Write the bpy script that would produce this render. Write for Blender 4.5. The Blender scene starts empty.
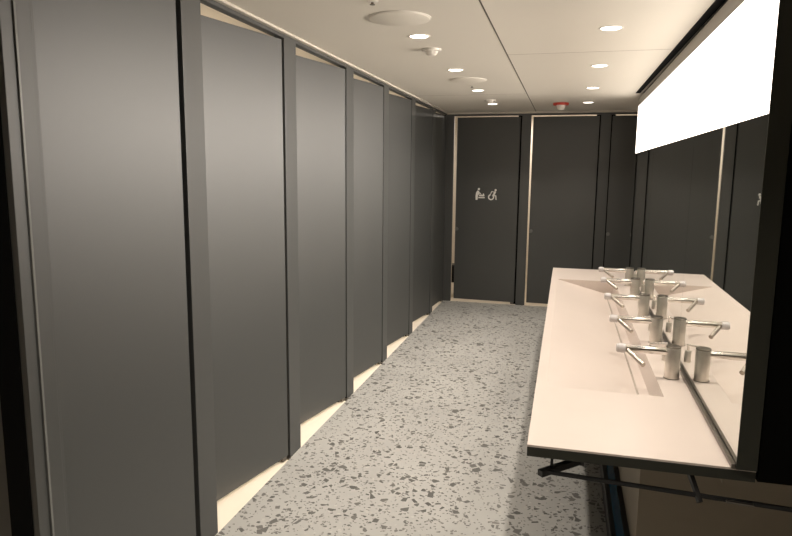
import bpy, bmesh, math, random
from mathutils import Vector, Matrix
random.seed(4)
S = bpy.context.scene
C = S.collection
PI = math.pi

# ------------------------------------------------------------------ dimensions
LX = -1.56      # face of the left row of stalls
BY = 8.58       # face of the back row of stalls
CZ = 2.508      # ceiling
MX = 0.622      # mirror plane
M0, M1 = 2.37, 6.98
PHI = 0.007      # the mirror run is very slightly out of line with the hall   # mirror ends
CT = 0.726      # counter top
DT, DB = 2.462, 0.032

# ------------------------------------------------------------------ materials
def mat(name, col, rough=0.5, metal=0.0, emit=None, strength=0.0, spec=0.5, bump=0.0, bscale=200, mottled=0.0, mscale=3.0, coat=0.0, ior=1.5):
    m = bpy.data.materials.new(name); m.use_nodes = True
    nt = m.node_tree; b = nt.nodes['Principled BSDF']
    b.inputs['Base Color'].default_value = (*col, 1)
    b.inputs['Roughness'].default_value = rough
    b.inputs['Metallic'].default_value = metal
    b.inputs['Specular IOR Level'].default_value = spec
    b.inputs['IOR'].default_value = ior
    b.inputs['Coat Weight'].default_value = coat
    if emit:
        b.inputs['Emission Color'].default_value = (*emit, 1)
        b.inputs['Emission Strength'].default_value = strength
    tc = nt.nodes.new('ShaderNodeTexCoord')
    if mottled:
        n = nt.nodes.new('ShaderNodeTexNoise'); n.inputs['Scale'].default_value = mscale; n.inputs['Detail'].default_value = 5
        nt.links.new(tc.outputs['Object'], n.inputs['Vector'])
        r = nt.nodes.new('ShaderNodeValToRGB')
        r.color_ramp.elements[0].position = 0.3; r.color_ramp.elements[1].position = 0.7
        r.color_ramp.elements[0].color = (*[c*(1-mottled) for c in col], 1)
        r.color_ramp.elements[1].color = (*[min(1, c*(1+mottled)) for c in col], 1)
        nt.links.new(n.outputs['Fac'], r.inputs['Fac']); nt.links.new(r.outputs['Color'], b.inputs['Base Color'])
    if bump:
        n = nt.nodes.new('ShaderNodeTexNoise'); n.inputs['Scale'].default_value = bscale; n.inputs['Detail'].default_value = 2
        nt.links.new(tc.outputs['Object'], n.inputs['Vector'])
        bp = nt.nodes.new('ShaderNodeBump'); bp.inputs['Strength'].default_value = bump; bp.inputs['Distance'].default_value = 0.002
        nt.links.new(n.outputs['Fac'], bp.inputs['Height']); nt.links.new(bp.outputs['Normal'], b.inputs['Normal'])
    return m

LAM = mat('charcoal_laminate', (0.0270, 0.0285, 0.0265), 0.50, spec=1.0, ior=1.6, mottled=0.05, mscale=1.5, bump=0.05, bscale=300)
LAMD = mat('charcoal_edge', (0.03, 0.03, 0.028), 0.6)
GAP = mat('black_rubber', (0.004, 0.004, 0.004), 0.9, spec=0.1)  # flat black for shade in the gaps and the first post's dark side
CEIL = mat('painted_ceiling', (0.73, 0.69, 0.615), 0.7, mottled=0.01, mscale=1.2)
CREAM = mat('cream_wall', (0.80, 0.74, 0.65), 0.6, mottled=0.02)
CTILE = mat('cream_floor', (0.80, 0.72, 0.60), 0.45, mottled=0.03, mscale=4)
TRIM = mat('cream_trim', (0.62, 0.575, 0.50), 0.5)
WHITE = mat('counter_solid_surface', (0.57, 0.495, 0.445), 0.28, spec=0.5, mottled=0.012, mscale=6)
SLOT = mat('drain_slot', (0.40, 0.35, 0.30), 0.6)
STEEL = mat('brushed_steel', (0.74, 0.70, 0.64), 0.36, 1.0, mottled=0.08, mscale=25)
KNOB = mat('knob_grey', (0.20, 0.20, 0.19), 0.35, 0.3)
STEELD = mat('dark_steel', (0.22, 0.2, 0.17), 0.35, 1.0)
NOZ = mat('satin_nozzle', (0.42, 0.38, 0.33), 0.28, 1.0)
CHROME = mat('polished_chrome', (0.75, 0.72, 0.68), 0.10, 1.0)
ALU = mat('aluminium_channel', (0.20, 0.18, 0.16), 0.32, 1.0)
ALUP = mat('grey_painted_rail', (0.40, 0.375, 0.34), 0.5)
MIRR = mat('mirror_glass', (0.88, 0.90, 0.87), 0.015, 1.0)
LIT = mat('lit_diffuser', (0.9, 0.85, 0.8), 0.5, emit=(1.0, 0.91, 0.81), strength=2.7)
LAMPM = mat('downlight_lens', (0.9, 0.9, 0.85), 0.5, emit=(1.0, 0.91, 0.80), strength=5)
PLAST = mat('white_plastic', (0.74, 0.70, 0.64), 0.4)
CLEAR = mat('frosted_cap', (0.50, 0.47, 0.46), 0.25)
RED = mat('red_plastic', (0.55, 0.05, 0.03), 0.4)
SIGN = mat('sign_white', (0.93, 0.91, 0.86), 0.5)
BLACK = mat('black_panel', (0.0025, 0.0025, 0.002), 0.7, spec=0.05)
ENDP = mat('dark_green_grey_panel', (0.028, 0.029, 0.022), 0.5, spec=0.3)
BROWN = mat('taupe_wall', (0.29, 0.245, 0.185), 0.7, mottled=0.06, mscale=2)
BMET = mat('black_metal', (0.008, 0.008, 0.008), 0.4, 0.2)
BLUE = mat('dark_blue_film', (0.012, 0.09, 0.19), 0.2)
PORC = mat('porcelain', (0.8, 0.78, 0.74), 0.15)

def terrazzo():
    m = bpy.data.materials.new('terrazzo'); m.use_nodes = True
    nt = m.node_tree; N = nt.nodes.new; L = nt.links.new
    b = nt.nodes['Principled BSDF']; b.inputs['Roughness'].default_value = 0.38
    tc = N('ShaderNodeTexCoord')
    wn = N('ShaderNodeTexNoise'); wn.inputs['Scale'].default_value = 14; wn.inputs['Detail'].default_value = 2
    L(tc.outputs['Object'], wn.inputs['Vector'])
    n0 = N('ShaderNodeTexNoise'); n0.inputs['Scale'].default_value = 1.6; n0.inputs['Detail'].default_value = 6
    L(tc.outputs['Object'], n0.inputs['Vector'])
    base = N('ShaderNodeValToRGB')
    base.color_ramp.elements[0].position = 0.3; base.color_ramp.elements[0].color = (0.33, 0.325, 0.305, 1)
    base.color_ramp.elements[1].position = 0.7; base.color_ramp.elements[1].color = (0.39, 0.385, 0.36, 1)
    L(n0.outputs['Fac'], base.inputs['Fac'])
    cur = base.outputs['Color']
    # (cells per metre, share of cells that are chips, inset, colours)
    layers = [(95, 0.10, 0.0016, (0.21, 0.20, 0.185), (0.12, 0.115, 0.105)),
              (60, 0.11, 0.0030, (0.16, 0.155, 0.14), (0.09, 0.088, 0.08)),
              (60, 0.04, 0.0030, (0.42, 0.41, 0.38), (0.36, 0.345, 0.31)),
              (30, 0.13, 0.0060, (0.15, 0.145, 0.132), (0.085, 0.082, 0.076)),
              (20, 0.06, 0.0130, (0.13, 0.125, 0.115), (0.10, 0.098, 0.09))]
    for k, (sc, share, inset, ca, cb) in enumerate(layers):
        mp = N('ShaderNodeMapping'); mp.inputs['Location'].default_value = (k*3.71, k*1.37, 0)
        mp.inputs['Rotation'].default_value = (0, 0, k*0.6)
        L(tc.outputs['Object'], mp.inputs['Vector'])
        v = N('ShaderNodeTexVoronoi'); v.voronoi_dimensions = '2D'; v.feature = 'F1'; v.inputs['Scale'].default_value = sc
        e = N('ShaderNodeTexVoronoi'); e.voronoi_dimensions = '2D'; e.feature = 'DISTANCE_TO_EDGE'; e.inputs['Scale'].default_value = sc
        L(mp.outputs['Vector'], v.inputs['Vector']); L(mp.outputs['Vector'], e.inputs['Vector'])
        sp = N('ShaderNodeSeparateColor'); L(v.outputs['Color'], sp.inputs['Color'])
        lt = N('ShaderNodeMath'); lt.operation = 'LESS_THAN'; lt.inputs[1].default_value = share; L(sp.outputs['Red'], lt.inputs[0])
        # random inset per cell so chips differ in size
        rs = N('ShaderNodeMath'); rs.operation = 'MULTIPLY_ADD'; rs.inputs[1].default_value = inset*sc*1.1; rs.inputs[2].default_value = inset*sc*0.25
        L(sp.outputs['Green'], rs.inputs[0])
        gt = N('ShaderNodeMath'); gt.operation = 'GREATER_THAN'; L(e.outputs['Distance'], gt.inputs[0]); L(rs.outputs[0], gt.inputs[1])
        mu = N('ShaderNodeMath'); mu.operation = 'MULTIPLY'; L(lt.outputs[0], mu.inputs[0]); L(gt.outputs[0], mu.inputs[1])
        cc = N('ShaderNodeMix'); cc.data_type = 'RGBA'; cc.inputs['A'].default_value = (*ca, 1); cc.inputs['B'].default_value = (*cb, 1)
        L(sp.outputs['Blue'], cc.inputs['Factor'])
        mx = N('ShaderNodeMix'); mx.data_type = 'RGBA'
        L(mu.outputs[0], mx.inputs['Factor']); L(cur, mx.inputs['A']); L(cc.outputs['Result'], mx.inputs['B'])
        cur = mx.outputs['Result']
    L(cur, b.inputs['Base Color'])
    return m
TERR = terrazzo()

# ------------------------------------------------------------------ helpers
def add_box(bm, a, b, M=None):
    r = bmesh.ops.create_cube(bm, size=1)
    vs = r['verts']
    for v in vs:
        v.co = Vector([a[i] + (v.co[i]+0.5)*(b[i]-a[i]) for i in range(3)])
        if M is not None: v.co = M @ v.co
    return vs

def add_tube(bm, p, q, r, seg=24, r2=None):
    p, q = Vector(p), Vector(q); d = q-p
    M = Matrix.Translation((p+q)/2) @ d.to_track_quat('Z', 'Y').to_matrix().to_4x4()
    bmesh.ops.create_cone(bm, cap_ends=True, segments=seg, radius1=r, radius2=r if r2 is None else r2, depth=d.length, matrix=M)

def add_lathe(bm, prof, c, seg=40):
    rings = []
    for (r, z) in prof:
        if r < 1e-6: rings.append([bm.verts.new((c[0], c[1], c[2]+z))])
        else: rings.append([bm.verts.new((c[0]+r*math.cos(2*PI*i/seg), c[1]+r*math.sin(2*PI*i/seg), c[2]+z)) for i in range(seg)])
    for A, B in zip(rings, rings[1:]):
        for i in range(seg):
            j = (i+1) % seg
            if len(A) == 1 and len(B) > 1: bm.faces.new((A[0], B[i], B[j]))
            elif len(B) == 1 and len(A) > 1: bm.faces.new((A[i], A[j], B[0]))
            elif len(A) > 1: bm.faces.new((A[i], A[j], B[j], B[i]))

def obj(name, bm, m, parent=None, bevel=0.0, smooth=True):
    bmesh.ops.recalc_face_normals(bm, faces=bm.faces[:])
    me = bpy.data.meshes.new(name); bm.to_mesh(me); bm.free()
    me.materials.append(m)
    o = bpy.data.objects.new(name, me); C.objects.link(o)
    if smooth:
        for f in me.polygons: f.use_smooth = True
        me.set_sharp_from_angle(angle=math.radians(35))
    if bevel:
        b = o.modifiers.new('bevel', 'BEVEL'); b.width = bevel; b.segments = 2; b.limit_method = 'ANGLE'
    if parent: o.parent = parent
    return o

def boxo(name, a, b, m, parent=None, bevel=0.0):
    bm = bmesh.new(); add_box(bm, a, b); return obj(name, bm, m, parent, bevel, smooth=False)

def tag(o, label, cat, group=None):
    o['label'] = label; o['category'] = cat
    if group: o['group'] = group
    return o

def thing(name, label, cat, loc=(0, 0, 0), rz=0, group=None):
    o = bpy.data.objects.new(name, None); C.objects.link(o)
    o.location = loc; o.rotation_euler = (0, 0, rz); o.empty_display_size = 0.1
    return tag(o, label, cat, group)

def struct(o):
    o['kind'] = 'structure'; return o

def copy_tree(o, parent=None):
    c = o.copy(); C.objects.link(c)
    if parent: c.parent = parent
    for ch in list(o.children): copy_tree(ch, c)
    return c

# ------------------------------------------------------------------ the setting
bm = bmesh.new()
add_box(bm, (LX-0.0, -1.5, -0.05), (1.75, BY, 0.0))
struct(obj('floor', bm, TERR, smooth=False))
struct(boxo('ceiling', (-3.2, -1.5, CZ), (1.8, 10.4, CZ+0.08), CEIL))
# wall planes of the stalls, seen only through the gaps over, under and beside the doors
struct(boxo('wall_left', (-3.2, -1.5, -0.05), (-3.1, 10.3, CZ), CREAM))
struct(boxo('wall_back', (-3.1, 10.3, -0.05), (1.8, 10.4, CZ), CREAM))
struct(boxo('wall_front', (-3.1, -1.6, -0.05), (1.8, -1.5, CZ), BROWN))
struct(boxo('wall_right_alcove', (1.75, -1.5, 0), (1.85, 10.3, CZ), CREAM))
bm = bmesh.new()
add_box(bm, (-3.1, -1.5, -0.05), (LX, 10.3, 0.0))
add_box(bm, (LX, BY, -0.05), (1.75, 10.3, 0.0))
struct(obj('floor_stalls', bm, CTILE, smooth=False))
# wall that carries the mirrors: black end above the counter level, taupe below
struct(boxo('wall_right', (0.698, M0+0.02, 0.682), (1.75, 6.98, CZ), BLACK))
struct(boxo('wall_right_lower', (0.36, 2.76, 0.0), (1.75, 6.98, 0.56), BROWN))
struct(boxo('wall_right_under', (0.64, 2.60, 0.56), (1.75, 6.98, 0.682), BROWN))
bm = bmesh.new(); add_box(bm, (0.272, 2.70, 0), (0.36, 6.98, 0.10))
bb = struct(obj('baseboard_right', bm, BMET, bevel=0.004, smooth=False))
bm = bmesh.new(); add_box(bm, (0.296, 2.70, 0.10), (0.332, 6.98, 0.108))
obj('blue_strip', bm, BLUE, bb, smooth=False)  # blue stripe painted in for the sheen along the baseboard
# cream beads where the ceiling meets the partitions
struct(boxo('trim_1', (LX-0.045, -1.5, CZ-0.012), (LX+0.022, BY, CZ+0.002), TRIM, bevel=0.003))
struct(boxo('trim_2', (LX+0.022, BY-0.03, CZ-0.020), (1.75, BY+0.04, CZ+0.002), TRIM, bevel=0.003))
# joints between ceiling panels
JNT = mat('ceiling_joint', (0.10, 0.09, 0.075), 0.9)
JNTL = mat('ceiling_joint_pale', (0.42, 0.38, 0.33), 0.9)
struct(boxo('trim_3', (-0.418, -1.5, CZ-0.0015), (-0.411, BY-0.03, CZ+0.001), JNT))
struct(boxo('trim_4', (-0.411, 4.43, CZ-0.001), (0.59, 4.435, CZ+0.001), JNTL))
struct(boxo('trim_5', (LX+0.022, 6.62, CZ-0.001), (-0.418, 6.626, CZ+0.001), JNTL))
# black strip standing for the shade in the gap between ceiling and mirrors
struct(boxo('trim_6', (0.598, 1.0, CZ-0.004), (0.640, 6.72, CZ+0.002), GAP))

# ------------------------------------------------------------------ left row of stalls
pil = [(1.555, 1.668), (2.461, 2.612), (3.471, 3.634), (4.540, 4.700), (5.540, 5.695), (6.590, 6.744), (7.680, 7.830), (8.535, 8.578)]
ORD = ['at the left edge of the view', 'second', 'third', 'fourth', 'fifth', 'sixth', 'seventh']
PLAB = ['narrow charcoal partition post nearest the camera, with a raised bright edge',
        'charcoal partition post right of the widest, nearest fully seen door',
        'charcoal partition post third from the camera along the left row',
        'charcoal partition post fourth from the camera along the left row',
        'charcoal partition post fifth from the camera along the left row',
        'narrow-looking charcoal partition post sixth from the camera on the left',
        'charcoal partition post on the left row next to the corner door',
        'very narrow charcoal corner post ending the left row']
DLAB = ['tall charcoal stall door nearest the camera, filling the left of the view',
        'second charcoal stall door, ajar above the widest cream floor wedge',
        'third charcoal stall door from the camera, slightly ajar on the left row',
        'fourth charcoal stall door from the camera, slightly ajar on the left row',
        'fifth charcoal stall door from the camera on the left row',
        'sixth charcoal stall door, small and dark towards the far corner',
        'last charcoal stall door of the left row beside the back corner']
for i, (a, b) in enumerate(pil):
    t = thing('partition_post', PLAB[i], 'partition post', (LX, (a+b)/2, 0), 0, 'posts of the left stall row')
    w = (b-a)/2
    boxo('panel', (-0.110 if i == 0 else -0.045, -w, 0.0), (0.0, w, CZ-0.012), LAM, t, 0.002)
    if i: boxo('door_stop', (-0.075, -w-0.07, 0.0), (-0.046, w-0.03, CZ-0.035), GAP, t)  # black strip added behind the door gap to keep it dark
    if i == 0:
        boxo('edge_strip', (0.0, -0.012, 0.0), (0.006, -0.004, CZ-0.014), KNOB, t, 0.001)
        boxo('side_seal', (-0.108, -w-0.003, 0.0), (-0.022, -w-0.0003, CZ-0.014), GAP, t)  # thin black strip covering the post's near side face
        boxo('rebate', (-0.03, w, 0.0), (-0.012, w+0.022, CZ-0.014), LAM, t, 0.001)
    else:
        boxo('foot_plate', (-0.040, -w-0.030, 0.0), (0.004, -w+0.004, 0.010), STEELD, t, 0.001)

head = boxo('header_rail', (LX-0.045, 1.67, 2.476), (LX-0.001, BY-0.001, CZ-0.013), LAM, bevel=0.001)
# keep the rail clear of the posts: sits just behind their faces
head.location.x = -0.0005
tag(head, 'thin charcoal header rail running above all the left stall doors', 'rail')

# doors: (hinge y, near edge y, opening angle)
dd = [(2.424, 1.675, 9.0), (3.438, 2.66, 12.0), (4.510, 3.68, 11.5), (5.512, 4.745, 9.0), (6.560, 5.74, 8.5), (7.650, 6.79, 7.5), (8.515, 7.875, 3.5)]
def stall_door(name_label, hinge, width, ang, group, handle=False, axis='y'):
    """panel extends from the hinge along local -x; local y=0 is the outer face, +y goes into the stall"""
    t = thing('stall_door', name_label, 'stall door', hinge, 0, group)
    boxo('door_panel', (-width, 0.0, DB), (0, 0.022, DT), LAM, t, 0.0015)
    boxo('pivot', (-0.05, 0.002, 0.008), (-0.01, 0.020, DB), STEELD, t)
    if handle:
        bm = bmesh.new(); add_tube(bm, (-width+0.022, -0.012, 0.985), (-width+0.022, 0.0, 0.985), 0.023, 24)
        k = obj('latch_knob', bm, KNOB, t, 0.002); k['label'] = 'small round grey latch knob'
    return t
for i, (h, n, a) in enumerate(dd):
    t = stall_door(DLAB[i], (LX, h, 0), h-n, a, 'doors of the left stall row')
    # local -x -> world -y, local +y -> world -x ; opened inwards by a
    t.rotation_euler = (0, 0, PI/2 - 0)
    t.rotation_euler = (0, 0, math.radians(90 - a))
# back row
bp = [(-1.600, -1.462, 'short charcoal corner post left of the back door with pictograms'),
      (-0.585, -0.468, 'charcoal post between the two full doors of the back wall'),
      (0.378, 0.502, 'charcoal post right of the plain back door, above the counter end'),
      (1.36, 1.48, 'charcoal post at the right end of the back row')]
for (a, b, lab) in bp:
    t = thing('partition_post', lab, 'partition post', ((a+b)/2, BY, 0), 0, 'posts of the back stall row')
    w = (b-a)/2
    boxo('panel', (-w, 0.0, 0.0), (w, 0.045, CZ-0.021), LAM, t, 0.002)
    if a > -1:
        boxo('door_stop', (-w-0.05, 0.046, 0.0), ((w+0.05 if abs(a-0.378) < .01 else w-0.03), 0.07, CZ-0.04), GAP, t)  # same added black strip, darkening the gaps beside the back doors
hb = boxo('header_rail', (-1.462, BY+0.0005, 2.466), (1.74, BY+0.044, CZ-0.021), LAM, bevel=0.001)
tag(hb, 'thin charcoal header rail above the back stall doors', 'rail')
DT_L = DT
DT = 2.450
bd = [(-0.605, -1.425, 3.0, 'charcoal back stall door with white baby changing and wheelchair pictograms'),
      (0.362, -0.447, 3.0, 'plain charcoal back stall door between the two back posts, cream gap on its left'),
      (1.345, 0.515, 0.6, 'charcoal back stall door partly behind the far end of the mirror')]
backdoors = []
for (h, n, a, lab) in bd:
    t = stall_door(lab, (h, BY, 0), h-n, a, 'doors of the back stall row', handle=True)
    t.rotation_euler = (0, 0, -math.radians(a))
    backdoors.append(t)
DT = DT_L

# pictograms on the first back door (local frame of the door: x along width, z up, face at y=0)
def poly(bm, pts, y0=-0.003, y1=-0.0002):
    f = [bm.verts.new((x, y0, z)) for x, z in pts]; g = [bm.verts.new((x, y1, z)) for x, z in pts]
    bm.faces.new(f); bm.faces.new(list(reversed(g)))
    n = len(pts)
    for i in range(n): bm.faces.new((f[i], f[(i+1) % n], g[(i+1) % n], g[i]))
def disc(bm, x, z, r, n=24): poly(bm, [(x+r*math.cos(2*PI*i/n), z+r*math.sin(2*PI*i/n)) for i in range(n)])
def bar(bm, x0, z0, x1, z1, w):
    dx, dz = x1-x0, z1-z0; l = math.hypot(dx, dz); nx, nz = -dz/l*w/2, dx/l*w/2
    poly(bm, [(x0+nx, z0+nz), (x0-nx, z0-nz), (x1-nx, z1-nz), (x1+nx, z1+nz)])
    disc(bm, x0, z0, w/2, 12); disc(bm, x1, z1, w/2, 12)
def arc(bm, x, z, r, w, a0, a1, n=20):
    pts = [(x+(r+w/2)*math.cos(a0+(a1-a0)*i/n), z+(r+w/2)*math.sin(a0+(a1-a0)*i/n)) for i in range(n+1)]
    pts += [(x+(r-w/2)*math.cos(a1-(a1-a0)*i/n), z+(r-w/2)*math.sin(a1-(a1-a0)*i/n)) for i in range(n+1)]
    # as quads, for a clean ring
    m = n+1
    for i in range(n):
        poly(bm, [pts[i], pts[i+1], pts[2*m-2-i], pts[2*m-1-i]])
ox, oz = -1.167+0.605, 1.380           # lower-left of the pictograms in door space
bm = bmesh.new()
disc(bm, ox+0.050, oz+0.142, 0.015)
poly(bm, [(ox+0.010, oz), (ox+0.036, oz), (ox+0.040, oz+0.060), (ox+0.056, oz+0.085), (ox+0.052, oz+0.118), (ox+0.030, oz+0.122), (ox+0.014, oz+0.098), (ox+0.008, oz+0.05)])
bar(bm, ox+0.045, oz+0.108, ox+0.082, oz+0.072, 0.011)
bar(bm, ox+0.052, oz+0.030, ox+0.125, oz+0.030, 0.014)
bar(bm, ox+0.070, oz+0.056, ox+0.118, oz+0.056, 0.018)
disc(bm, ox+0.112, oz+0.074, 0.011)
bar(bm, ox+0.058, oz+0.052, ox+0.052, oz+0.090, 0.009)
s1 = obj('changing_table_pictogram', bm, SIGN, backdoors[0], smooth=False)
s1['label'] = 'white pictogram of a standing figure changing a baby'
wx = ox+0.175
bm = bmesh.new()
disc(bm, wx+0.096, oz+0.132, 0.015)
arc(bm, wx+0.040, oz+0.040, 0.033, 0.016, math.radians(100), math.radians(375))
bar(bm, wx+0.090, oz+0.105, wx+0.066, oz+0.058, 0.024)
bar(bm, wx+0.082, oz+0.106, wx+0.046, oz+0.112, 0.010)
bar(bm, wx+0.046, oz+0.112, wx+0.034, oz+0.088, 0.010)
bar(bm, wx+0.066, oz+0.058, wx+0.102, oz+0.058, 0.014)
bar(bm, wx+0.102, oz+0.058, wx+0.106, oz+0.010, 0.013)
s2 = obj('wheelchair_pictogram', bm, SIGN, backdoors[0], smooth=False)
s2['label'] = 'white wheelchair pictogram'

# partitions between the stalls (behind the posts) and what the gaps let one glimpse
for i, (a, b) in enumerate(pil):
    y = (a+b)/2
    p_ = boxo('stall_divider', (-3.095, y-0.012, 0.0), (LX-0.078, y+0.012, CZ-0.001), CREAM if i else LAM)  # first divider coloured dark to stand for its unlit stall
    tag(p_, ('cream' if i else 'charcoal')+' divider panel glimpsed behind post %s of the left row' % ['one', 'two', 'three', 'four', 'five', 'six', 'seven', 'eight'][i], 'divider', 'dividers between the left stalls')
for i, x in enumerate([-0.52, 0.43]):
    p_ = boxo('stall_divider', (x-0.012, BY+0.075, 0.0), (x+0.012, 10.295, CZ-0.001), CREAM)
    tag(p_, ['cream divider behind the post between the two full back doors', 'cream divider behind the back post above the counter'][i], 'divider', 'dividers between the back stalls')
struct(boxo('wall_stall_corner', (-3.095, BY+0.06, 0.0), (-1.50, BY+0.3, CZ-0.001), CREAM))

t = thing('waste_bin', 'small black bin glimpsed through the cream gap left of the pictogram door', 'bin', (-1.475, 9.05, 0))
bm = bmesh.new(); add_box(bm, (-0.12, -0.1, 0.19), (0.12, 0.1, 0.42)); obj('bin_body', bm, BMET, t, 0.01, smooth=False)
bm = bmesh.new(); add_box(bm, (-0.125, -0.105, 0.42), (0.125, 0.105, 0.44)); obj('lid', bm, BMET, t, 0.006, smooth=False)
bm = bmesh.new(); add_tube(bm, (0, 0, 0.0), (0, 0, 0.19), 0.02); obj('stand', bm, BMET, t)

# ------------------------------------------------------------------ mirrors with a lit band
seams = [M0, 3.70, 5.45, M1]
ML = ['near mirror panel with lit upper band, beside the black wall end',
      'middle mirror panel with lit upper band above the taps',
      'far mirror panel with lit upper band, ending near the back doors']
for i in range(3):
    a, b = seams[i], seams[i+1]-0.002
    t = thing('wall_mirror', ML[i], 'mirror', (MX+(a-M0)*PHI, a, 0), -PHI, 'lit mirror panels above the counter')
    boxo('mirror_glass', (0.0, 0, CT+0.006), (0.006, b-a, 1.945), MIRR, t)
    boxo('lit_band', (0.0, 0, 1.946), (0.006, b-a, 2.405), LIT, t)
    boxo('upper_rail', (0.0, 0, 2.406), (0.006, b-a, 2.478), ALUP, t)
    boxo('top_edge', (-0.002, 0, 2.478), (0.006, b-a, 2.484), CHROME, t)
    boxo('cabinet', (0.0065, 0.004 if i else 0.0, CT+0.006), (0.034 if i else 0.064, b-a, 2.484), ENDP, t)
    if i == 0:
        k = boxo('edge_strip', (-0.0015, -0.006, CT+0.004), (0.0645, -0.0005, 2.484), ENDP, t); k['label'] = 'dark end face of the mirror cabinet'
# aluminium channel at the foot of the mirrors
ch = boxo('mirror_channel', (-0.016, 0, CT+0.0015), (-0.001, M1-M0, CT+0.020), ALU, bevel=0.002)
ch.location = (MX, M0, 0); ch.rotation_euler = (0, 0, -PHI)
tag(ch, 'grey metal channel along the foot of the mirrors on the counter', 'mirror channel')

# ------------------------------------------------------------------ counter with trough basin
X0, X1, Y0, Y1 = -0.098, 0.690, 2.385, 7.16
XR = X1
b0, b1 = 3.10, 6.40      # basin ends
root = thing('washbasin_counter', 'long cream white washbasin counter with a sloping trough and dark apron', 'counter', (0, 0, 0))
prof = [(-0.045, CT), (0.408, 0.606), (0.408, 0.585), (0.420, 0.585), (0.420, 0.602), (0.472, 0.600), (0.484, CT)]
bm = bmesh.new()
def quad(*p): bm.faces.new([bm.verts.new(q) for q in p])
e = CT
quad((X0, Y0, e), (XR, Y0, e), (XR, b0, e), (X0, b0, e))
quad((X0, b1, e), (XR, b1, e), (XR, Y1, e), (X0, Y1, e))
quad((X0, b0, e), (prof[0][0], b0, e), (prof[0][0], b1, e), (X0, b1, e))
quad((prof[-1][0], b0, e), (XR, b0, e), (XR, b1, e), (prof[-1][0], b1, e))
for (p, q) in zip(prof, prof[1:]):
    quad((p[0], b0, p[1]), (q[0], b0, q[1]), (q[0], b1, q[1]), (p[0], b1, p[1]))
for yy in (b0, b1):
    bm.faces.new([bm.verts.new((x, yy, z)) for x, z in prof])
# thin edge and underside
z2 = CT-0.008
quad((X0, Y0, e), (X0, Y1, e), (X0, Y1, z2), (X0, Y0, z2))
quad((X0, Y0, e), (XR, Y0, e), (XR, Y0, z2), (X0, Y0, z2))
quad((X0, Y1, e), (XR, Y1, e), (XR, Y1, z2), (X0, Y1, z2))
quad((XR, Y0, e), (XR, Y1, e), (XR, Y1, z2), (XR, Y0, z2))
bmesh.ops.remove_doubles(bm, verts=bm.verts[:], dist=1e-5)
obj('worktop', bm, WHITE, root, smooth=False)
bm = bmesh.new(); add_box(bm, (0.4085, b0+0.002, 0.5855), (0.4195, b1-0.002, 0.592)); 
dr = obj('drain_slot', bm, SLOT, root, smooth=False); dr['label'] = 'narrow dark drain slot along the trough'
# dark apron: front, ends, and the shell around the basin
bm = bmesh.new()
az = 0.680
add_box(bm, (X0+0.0005, Y0+0.0005, az), (X0+0.02, Y1-0.0005, z2))
add_box(bm, (X0+0.02, Y0+0.0005, az), (XR-0.0005, Y0+0.02, z2))
add_box(bm, (X0+0.02, Y1-0.02, az), (XR-0.0005, Y1-0.0005, z2))
obj('apron', bm, ENDP, root, smooth=False)
bm = bmesh.new()
sh = [(-0.07, az+0.002), (0.40, 0.575), (0.63, 0.570), (0.63, 0.60), (0.49, 0.60), (0.485, 0.578), (0.40, 0.583), (-0.06, 0.712)]
fa = [bm.verts.new((x, b0-0.01, z)) for x, z in [(-0.06, 0.690), (0.40, 0.570), (0.50, 0.565), (0.50, 0.715), (0.487, 0.715), (0.475, 0.583), (0.405, 0.583), (-0.05, 0.715)]]
fb = [bm.verts.new((v.co.x, b1+0.01, v.co.z)) for v in fa]
n = len(fa)
bm.faces.new(fa); bm.faces.new(list(reversed(fb)))
for i in range(n): bm.faces.new((fa[i], fa[(i+1) % n], fb[(i+1) % n], fb[i]))
obj('basin_shell', bm, ENDP, root, smooth=False)
# panel between apron and underside
boxo('underside', (X0+0.02, Y0+0.02, 0.700), (XR-0.01, b0-0.02, 0.714), ENDP, root)
boxo('underside', (X0+0.02, b1+0.02, 0.700), (XR-0.01, Y1-0.02, 0.714), ENDP, root)
# end support beyond the wall
boxo('end_support', (0.40, Y1-0.12, 0.0), (0.68, Y1-0.08, 0.700), ENDP, root)

# ------------------------------------------------------------------ taps
def make_tap():
    t = thing('tap', '', 'tap', (0, 0, 0))
    bm = bmesh.new()
    add_lathe(bm, [(0, 0), (0.036, 0), (0.036, 0.156), (0.035, 0.158), (0, 0.158)], (0, 0, 0), 48)
    obj('tap_body', bm, STEEL, t)
    bm = bmesh.new(); add_lathe(bm, [(0, 0.158), (0.034, 0.158), (0.036, 0.160), (0.036, 0.165), (0.0345, 0.1665), (0, 0.1665)], (0, 0, 0), 48)
    obj('top_cap', bm, STEELD, t)
    zs = 0.136
    bm = bmesh.new(); add_tube(bm, (-0.030, 0, zs), (-0.228, 0, zs+0.001), 0.0190, 28); obj('spout', bm, CHROME, t)
    bm = bmesh.new(); add_tube(bm, (-0.228, 0, zs+0.001), (-0.266, 0, zs+0.001), 0.0240, 28); add_tube(bm, (-0.266, 0, zs+0.001), (-0.272, 0, zs+0.001), 0.0200, 28)
    k = obj('spout_end', bm, CLEAR, t, 0.001); k['label'] = 'pale translucent end piece of the spout'
    bm = bmesh.new(); add_tube(bm, (-0.222, -0.006, zs-0.002), (-0.152, -0.120, zs-0.046), 0.0125, 20); obj('side_nozzle', bm, NOZ, t)
    bm = bmesh.new(); add_lathe(bm, [(0.036, 0.0005), (0.0385, 0.0005), (0.0385, 0.0025), (0.036, 0.0025), (0.036, 0.0005)], (0, 0, 0), 48); obj('base_ring', bm, STEELD, t)
    return t
TL = ['brushed steel tap nearest the camera', 'second tap from the camera, its spout level with the trough slot',
      'middle one of the five brushed steel taps', 'fourth tap from the camera, second from the far end', 'farthest brushed steel tap, at the far end of the counter']
proto = make_tap()
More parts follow.
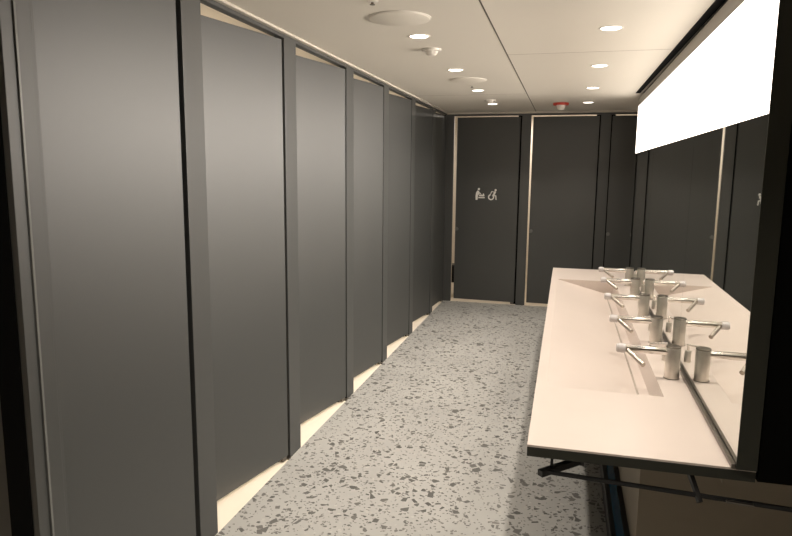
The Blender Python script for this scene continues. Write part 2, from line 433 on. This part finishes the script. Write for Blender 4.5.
ty = [3.41, 4.11, 4.86, 5.60, 6.22]
tx = [0.560, 0.569, 0.578, 0.588, 0.598]
for i, y in enumerate(ty):
    o = proto if i == 0 else copy_tree(proto)
    o.location = (tx[i], y, CT+0.0005); o['label'] = TL[i]; o['group'] = 'taps along the counter'

def make_soap():
    t = thing('soap_dispenser', '', 'soap dispenser', (0, 0, 0))
    bm = bmesh.new(); add_lathe(bm, [(0, 0), (0.018, 0), (0.018, 0.060), (0.016, 0.063), (0, 0.063)], (0, 0, 0), 28); obj('dispenser_body', bm, STEEL, t)
    bm = bmesh.new(); add_tube(bm, (0, 0, 0.063), (0, 0, 0.098), 0.0065, 16); obj('neck', bm, CHROME, t)
    bm = bmesh.new(); add_tube(bm, (0.008, 0, 0.094), (-0.085, 0, 0.086), 0.007, 16); add_tube(bm, (-0.080, 0, 0.088), (-0.082, 0, 0.074), 0.005, 14); obj('nozzle', bm, CHROME, t)
    return t
SLb = ['small steel soap dispenser behind the nearest tap', 'small steel soap dispenser behind the second tap from the camera',
       'small steel soap dispenser behind the middle tap', 'small steel soap dispenser behind the fourth tap', 'small steel soap dispenser behind the farthest tap']
ps = make_soap()
for i, y in enumerate(ty):
    o = ps if i == 0 else copy_tree(ps)
    o.location = (tx[i]+0.014, y+0.33, CT+0.0005); o['label'] = SLb[i]; o['group'] = 'soap dispensers along the counter'

# ------------------------------------------------------------------ guard rail under the near end of the counter
t = thing('guard_rail', 'black metal rail on brackets under the near edge of the counter', 'rail', (0, 0, 0))
def beam(name, p, q, w, m=BMET, w2=None):
    bm = bmesh.new(); p, q = Vector(p), Vector(q); d = q-p; w2 = w2 or w
    X = d.normalized(); Y = Vector((0, 0, 1)).cross(X)
    if Y.length < 1e-3: Y = Vector((0, 1, 0))
    Y.normalize(); Z = X.cross(Y)
    M = Matrix(((X.x, Y.x, Z.x, p.x), (X.y, Y.y, Z.y, p.y), (X.z, Y.z, Z.z, p.z), (0, 0, 0, 1)))
    add_box(bm, (0, -w/2, -w2/2), (d.length, w/2, w2/2), M)
    return obj(name, bm, m, t, smooth=False)
beam('rail_bar', (-0.030, 2.415, 0.612), (1.70, 2.285, 0.612), 0.013, w2=0.013)
beam('bracket_arm', (-0.046, 2.398, 0.610), (0.112, 2.545, 0.620), 0.026, w2=0.024)
beam('drop_rod', (-0.004, 2.436, 0.612), (-0.004, 2.436, 0.679), 0.011)
boxo('mounting_block', (0.075, 2.52, 0.605), (0.120, 2.57, 0.679), BMET, t)
beam('bracket_arm', (0.512, 2.355, 0.596), (0.482, 2.425, 0.679), 0.016)
k = beam('clamp_sleeve', (0.595, 2.3515, 0.614), (0.680, 2.344, 0.614), 0.016, ALU, w2=0.007); k['label'] = 'pale metal sleeve on the black bar'  # pale piece added as the bright glint along the bar

# ------------------------------------------------------------------ ceiling fittings
def make_down():
    t = thing('downlight', '', 'downlight', (0, 0, 0))
    bm = bmesh.new(); add_lathe(bm, [(0.050, -0.001), (0.060, -0.004), (0.064, -0.002), (0.064, 0.0), (0.050, 0.0), (0.050, -0.001)], (0, 0, 0), 40); obj('trim_ring', bm, PLAST, t)
    bm = bmesh.new(); add_lathe(bm, [(0, -0.0025), (0.051, -0.0025), (0.051, -0.0005), (0, -0.0005)], (0, 0, 0), 40); obj('lens', bm, LAMPM, t)
    return t
pd = make_down()
spots = [(x, y) for x in (0.19, -0.85) for y in (3.74, 5.00, 6.27, 7.53)] + [(0.19, 1.24), (-0.85, 1.24), (0.19, 2.49), (-0.85, 2.49), (-0.33, 0.0)]
names = ['nearest', 'second nearest', 'third nearest', 'farthest']
for i, (x, y) in enumerate(spots):
    o = pd if i == 0 else copy_tree(pd)
    o.location = (x, y, CZ)
    if i < 8: o['label'] = '%s round downlight of the %s row in view' % (names[i % 4], 'right' if i < 4 else 'left')
    else: o['label'] = 'round ceiling downlight out of view above the camera'
    o['group'] = 'downlights in view' if i < 8 else 'downlights nearer than the view'
# lamps inside the stalls, just behind the view
k = 0
for i in range(7):
    y = [2.05, 3.05, 4.09, 5.13, 6.16, 7.2, 8.2][i]
    o = copy_tree(pd); o.location = (-2.3, y, CZ); o['label'] = 'hidden ceiling lamp lighting the inside of a left stall'; o['group'] = 'lamps in the left stalls'
for x in (-1.0, -0.05, 0.9):
    o = copy_tree(pd); o.location = (x, 9.4, CZ); o['label'] = 'hidden ceiling lamp lighting the inside of a back stall'; o['group'] = 'lamps in the back stalls'

for (x, y, lab) in [(-0.85, 3.29, 'large pale round ceiling disc nearest the camera'), (-0.84, 5.56, 'large pale round ceiling disc farther down the hall')]:
    t = thing('ceiling_speaker', lab, 'ceiling disc', (x, y, CZ), 0, 'large ceiling discs')
    bm = bmesh.new(); add_lathe(bm, [(0, -0.010), (0.140, -0.010), (0.152, -0.006), (0.155, 0.0), (0, 0.0)], (0, 0, 0), 64); obj('cover', bm, CEIL, t)
    bm = bmesh.new(); add_lathe(bm, [(0.155, -0.004), (0.160, -0.003), (0.160, 0.0), (0.155, 0.0), (0.155, -0.004)], (0, 0, 0), 64); obj('rim', bm, PLAST, t)
for (x, y, lab) in [(-0.86, 4.14, 'white smoke detector between the nearest disc and second downlight'), (-0.83, 7.12, 'small white smoke detector near the far left downlight')]:
    t = thing('smoke_detector', lab, 'smoke detector', (x, y, CZ), 0, 'smoke detectors')
    bm = bmesh.new(); add_lathe(bm, [(0, -0.014), (0.060, -0.014), (0.062, 0.0), (0, 0)], (0, 0, 0), 36); obj('base', bm, PLAST, t)
    bm = bmesh.new(); add_lathe(bm, [(0, -0.040), (0.024, -0.039), (0.036, -0.030), (0.043, -0.0145), (0, -0.0145)], (0, 0, 0), 36); obj('sensor_head', bm, PLAST, t)
t = thing('fire_alarm', 'red and white fire alarm on the ceiling near the back wall', 'fire alarm', (-0.10, 7.55, CZ))
bm = bmesh.new(); add_lathe(bm, [(0, -0.025), (0.080, -0.025), (0.085, -0.015), (0.085, 0.0), (0, 0)], (0, 0, 0), 36); obj('base', bm, RED, t)
bm = bmesh.new(); add_lathe(bm, [(0, -0.078), (0.028, -0.078), (0.040, -0.062), (0.052, -0.0255), (0, -0.0255)], (0, 0, 0), 36)
k = obj('strobe_lens', bm, PLAST, t); k['label'] = 'pale lens of the red alarm'
for (x, y, lab) in [(-0.89, 2.95, 'tiny sprinkler head at the top edge of the view'), (-0.86, 5.95, 'tiny dark sprinkler head beside the farther ceiling disc')]:
    t = thing('sprinkler_head', lab, 'sprinkler', (x, y, CZ), 0, 'sprinkler heads')
    bm = bmesh.new(); add_lathe(bm, [(0, -0.004), (0.024, -0.004), (0.028, 0.0), (0, 0)], (0, 0, 0), 28); obj('escutcheon', bm, PLAST, t)
    bm = bmesh.new(); add_tube(bm, (0, 0, -0.0045), (0, 0, -0.012), 0.006, 14); add_tube(bm, (0, 0, -0.012), (0, 0, -0.015), 0.012, 18); obj('deflector', bm, STEELD, t)

# ------------------------------------------------------------------ lamps
def lamp(name, kind, loc, energy, size, rot=(0, 0, 0), spot=None, col=(1, 0.905, 0.80), sy=None):
    d = bpy.data.lights.new(name, kind); d.energy = energy; d.color = col
    if kind == 'AREA':
        d.shape = 'DISK' if sy is None else 'RECTANGLE'; d.size = size
        if sy: d.size_y = sy
        d.spread = math.radians(spot or 180)
    o = bpy.data.objects.new(name, d); C.objects.link(o); o.location = loc; o.rotation_euler = rot
    return o
for i, (x, y) in enumerate(spots):
    lamp('downlight_lamp', 'AREA', (x, y, CZ-0.006), 7, 0.09, spot=115)
# the lit band throws its light mostly across the hall, square to its face
for i in range(3):
    a, b = seams[i], seams[i+1]
    l = lamp('lit_band_lamp', 'AREA', (MX+((a+b)/2-M0)*PHI-0.050, (a+b)/2, 2.15), 10.5*(b-a), 0.22, rot=(0, -PI/2, -PHI), spot=95, sy=b-a-0.02, col=(1, 0.91, 0.81))
    # local -Z of the lamp looks across the hall, a little downwards
    ct_, st_ = math.cos(math.radians(20)), math.sin(math.radians(20))
    l.matrix_world = Matrix(((st_, 0, ct_, l.location.x), (0, 1, 0, l.location.y), (-ct_, 0, st_, l.location.z), (0, 0, 0, 1)))
for y in [2.05, 3.05, 4.09, 5.13, 6.16, 7.2, 8.2]:
    lamp('stall_lamp', 'AREA', (-2.3, y, CZ-0.006), 16, 0.10)
for x in (-1.0, -0.05, 0.9):
    lamp('stall_lamp', 'AREA', (x, 9.4, CZ-0.006), 12, 0.10)

w = bpy.data.worlds.new('world'); S.world = w; w.use_nodes = True
w.node_tree.nodes['Background'].inputs['Color'].default_value = (0.02, 0.019, 0.017, 1)

# ------------------------------------------------------------------ camera
cd = bpy.data.cameras.new('camera'); cam = bpy.data.objects.new('camera', cd); C.objects.link(cam); S.camera = cam
cd.sensor_width = 36; cd.lens = 646.805/792*36; cd.clip_start = 0.05
r = Vector((0.96741, 0.25304, 0.00979)); u = Vector((-0.04697, 0.14133, 0.98885)); f = Vector((-0.24884, 0.95708, -0.14861))
cam.matrix_world = Matrix(((r.x, u.x, -f.x, 0), (r.y, u.y, -f.y, 0), (r.z, u.z, -f.z, 1.75), (0, 0, 0, 1)))

S.view_settings.view_transform = 'Standard'; S.view_settings.look = 'None'
S.view_settings.gamma = 1; S.view_settings.use_curve_mapping = False
S.view_settings.exposure = 0.14
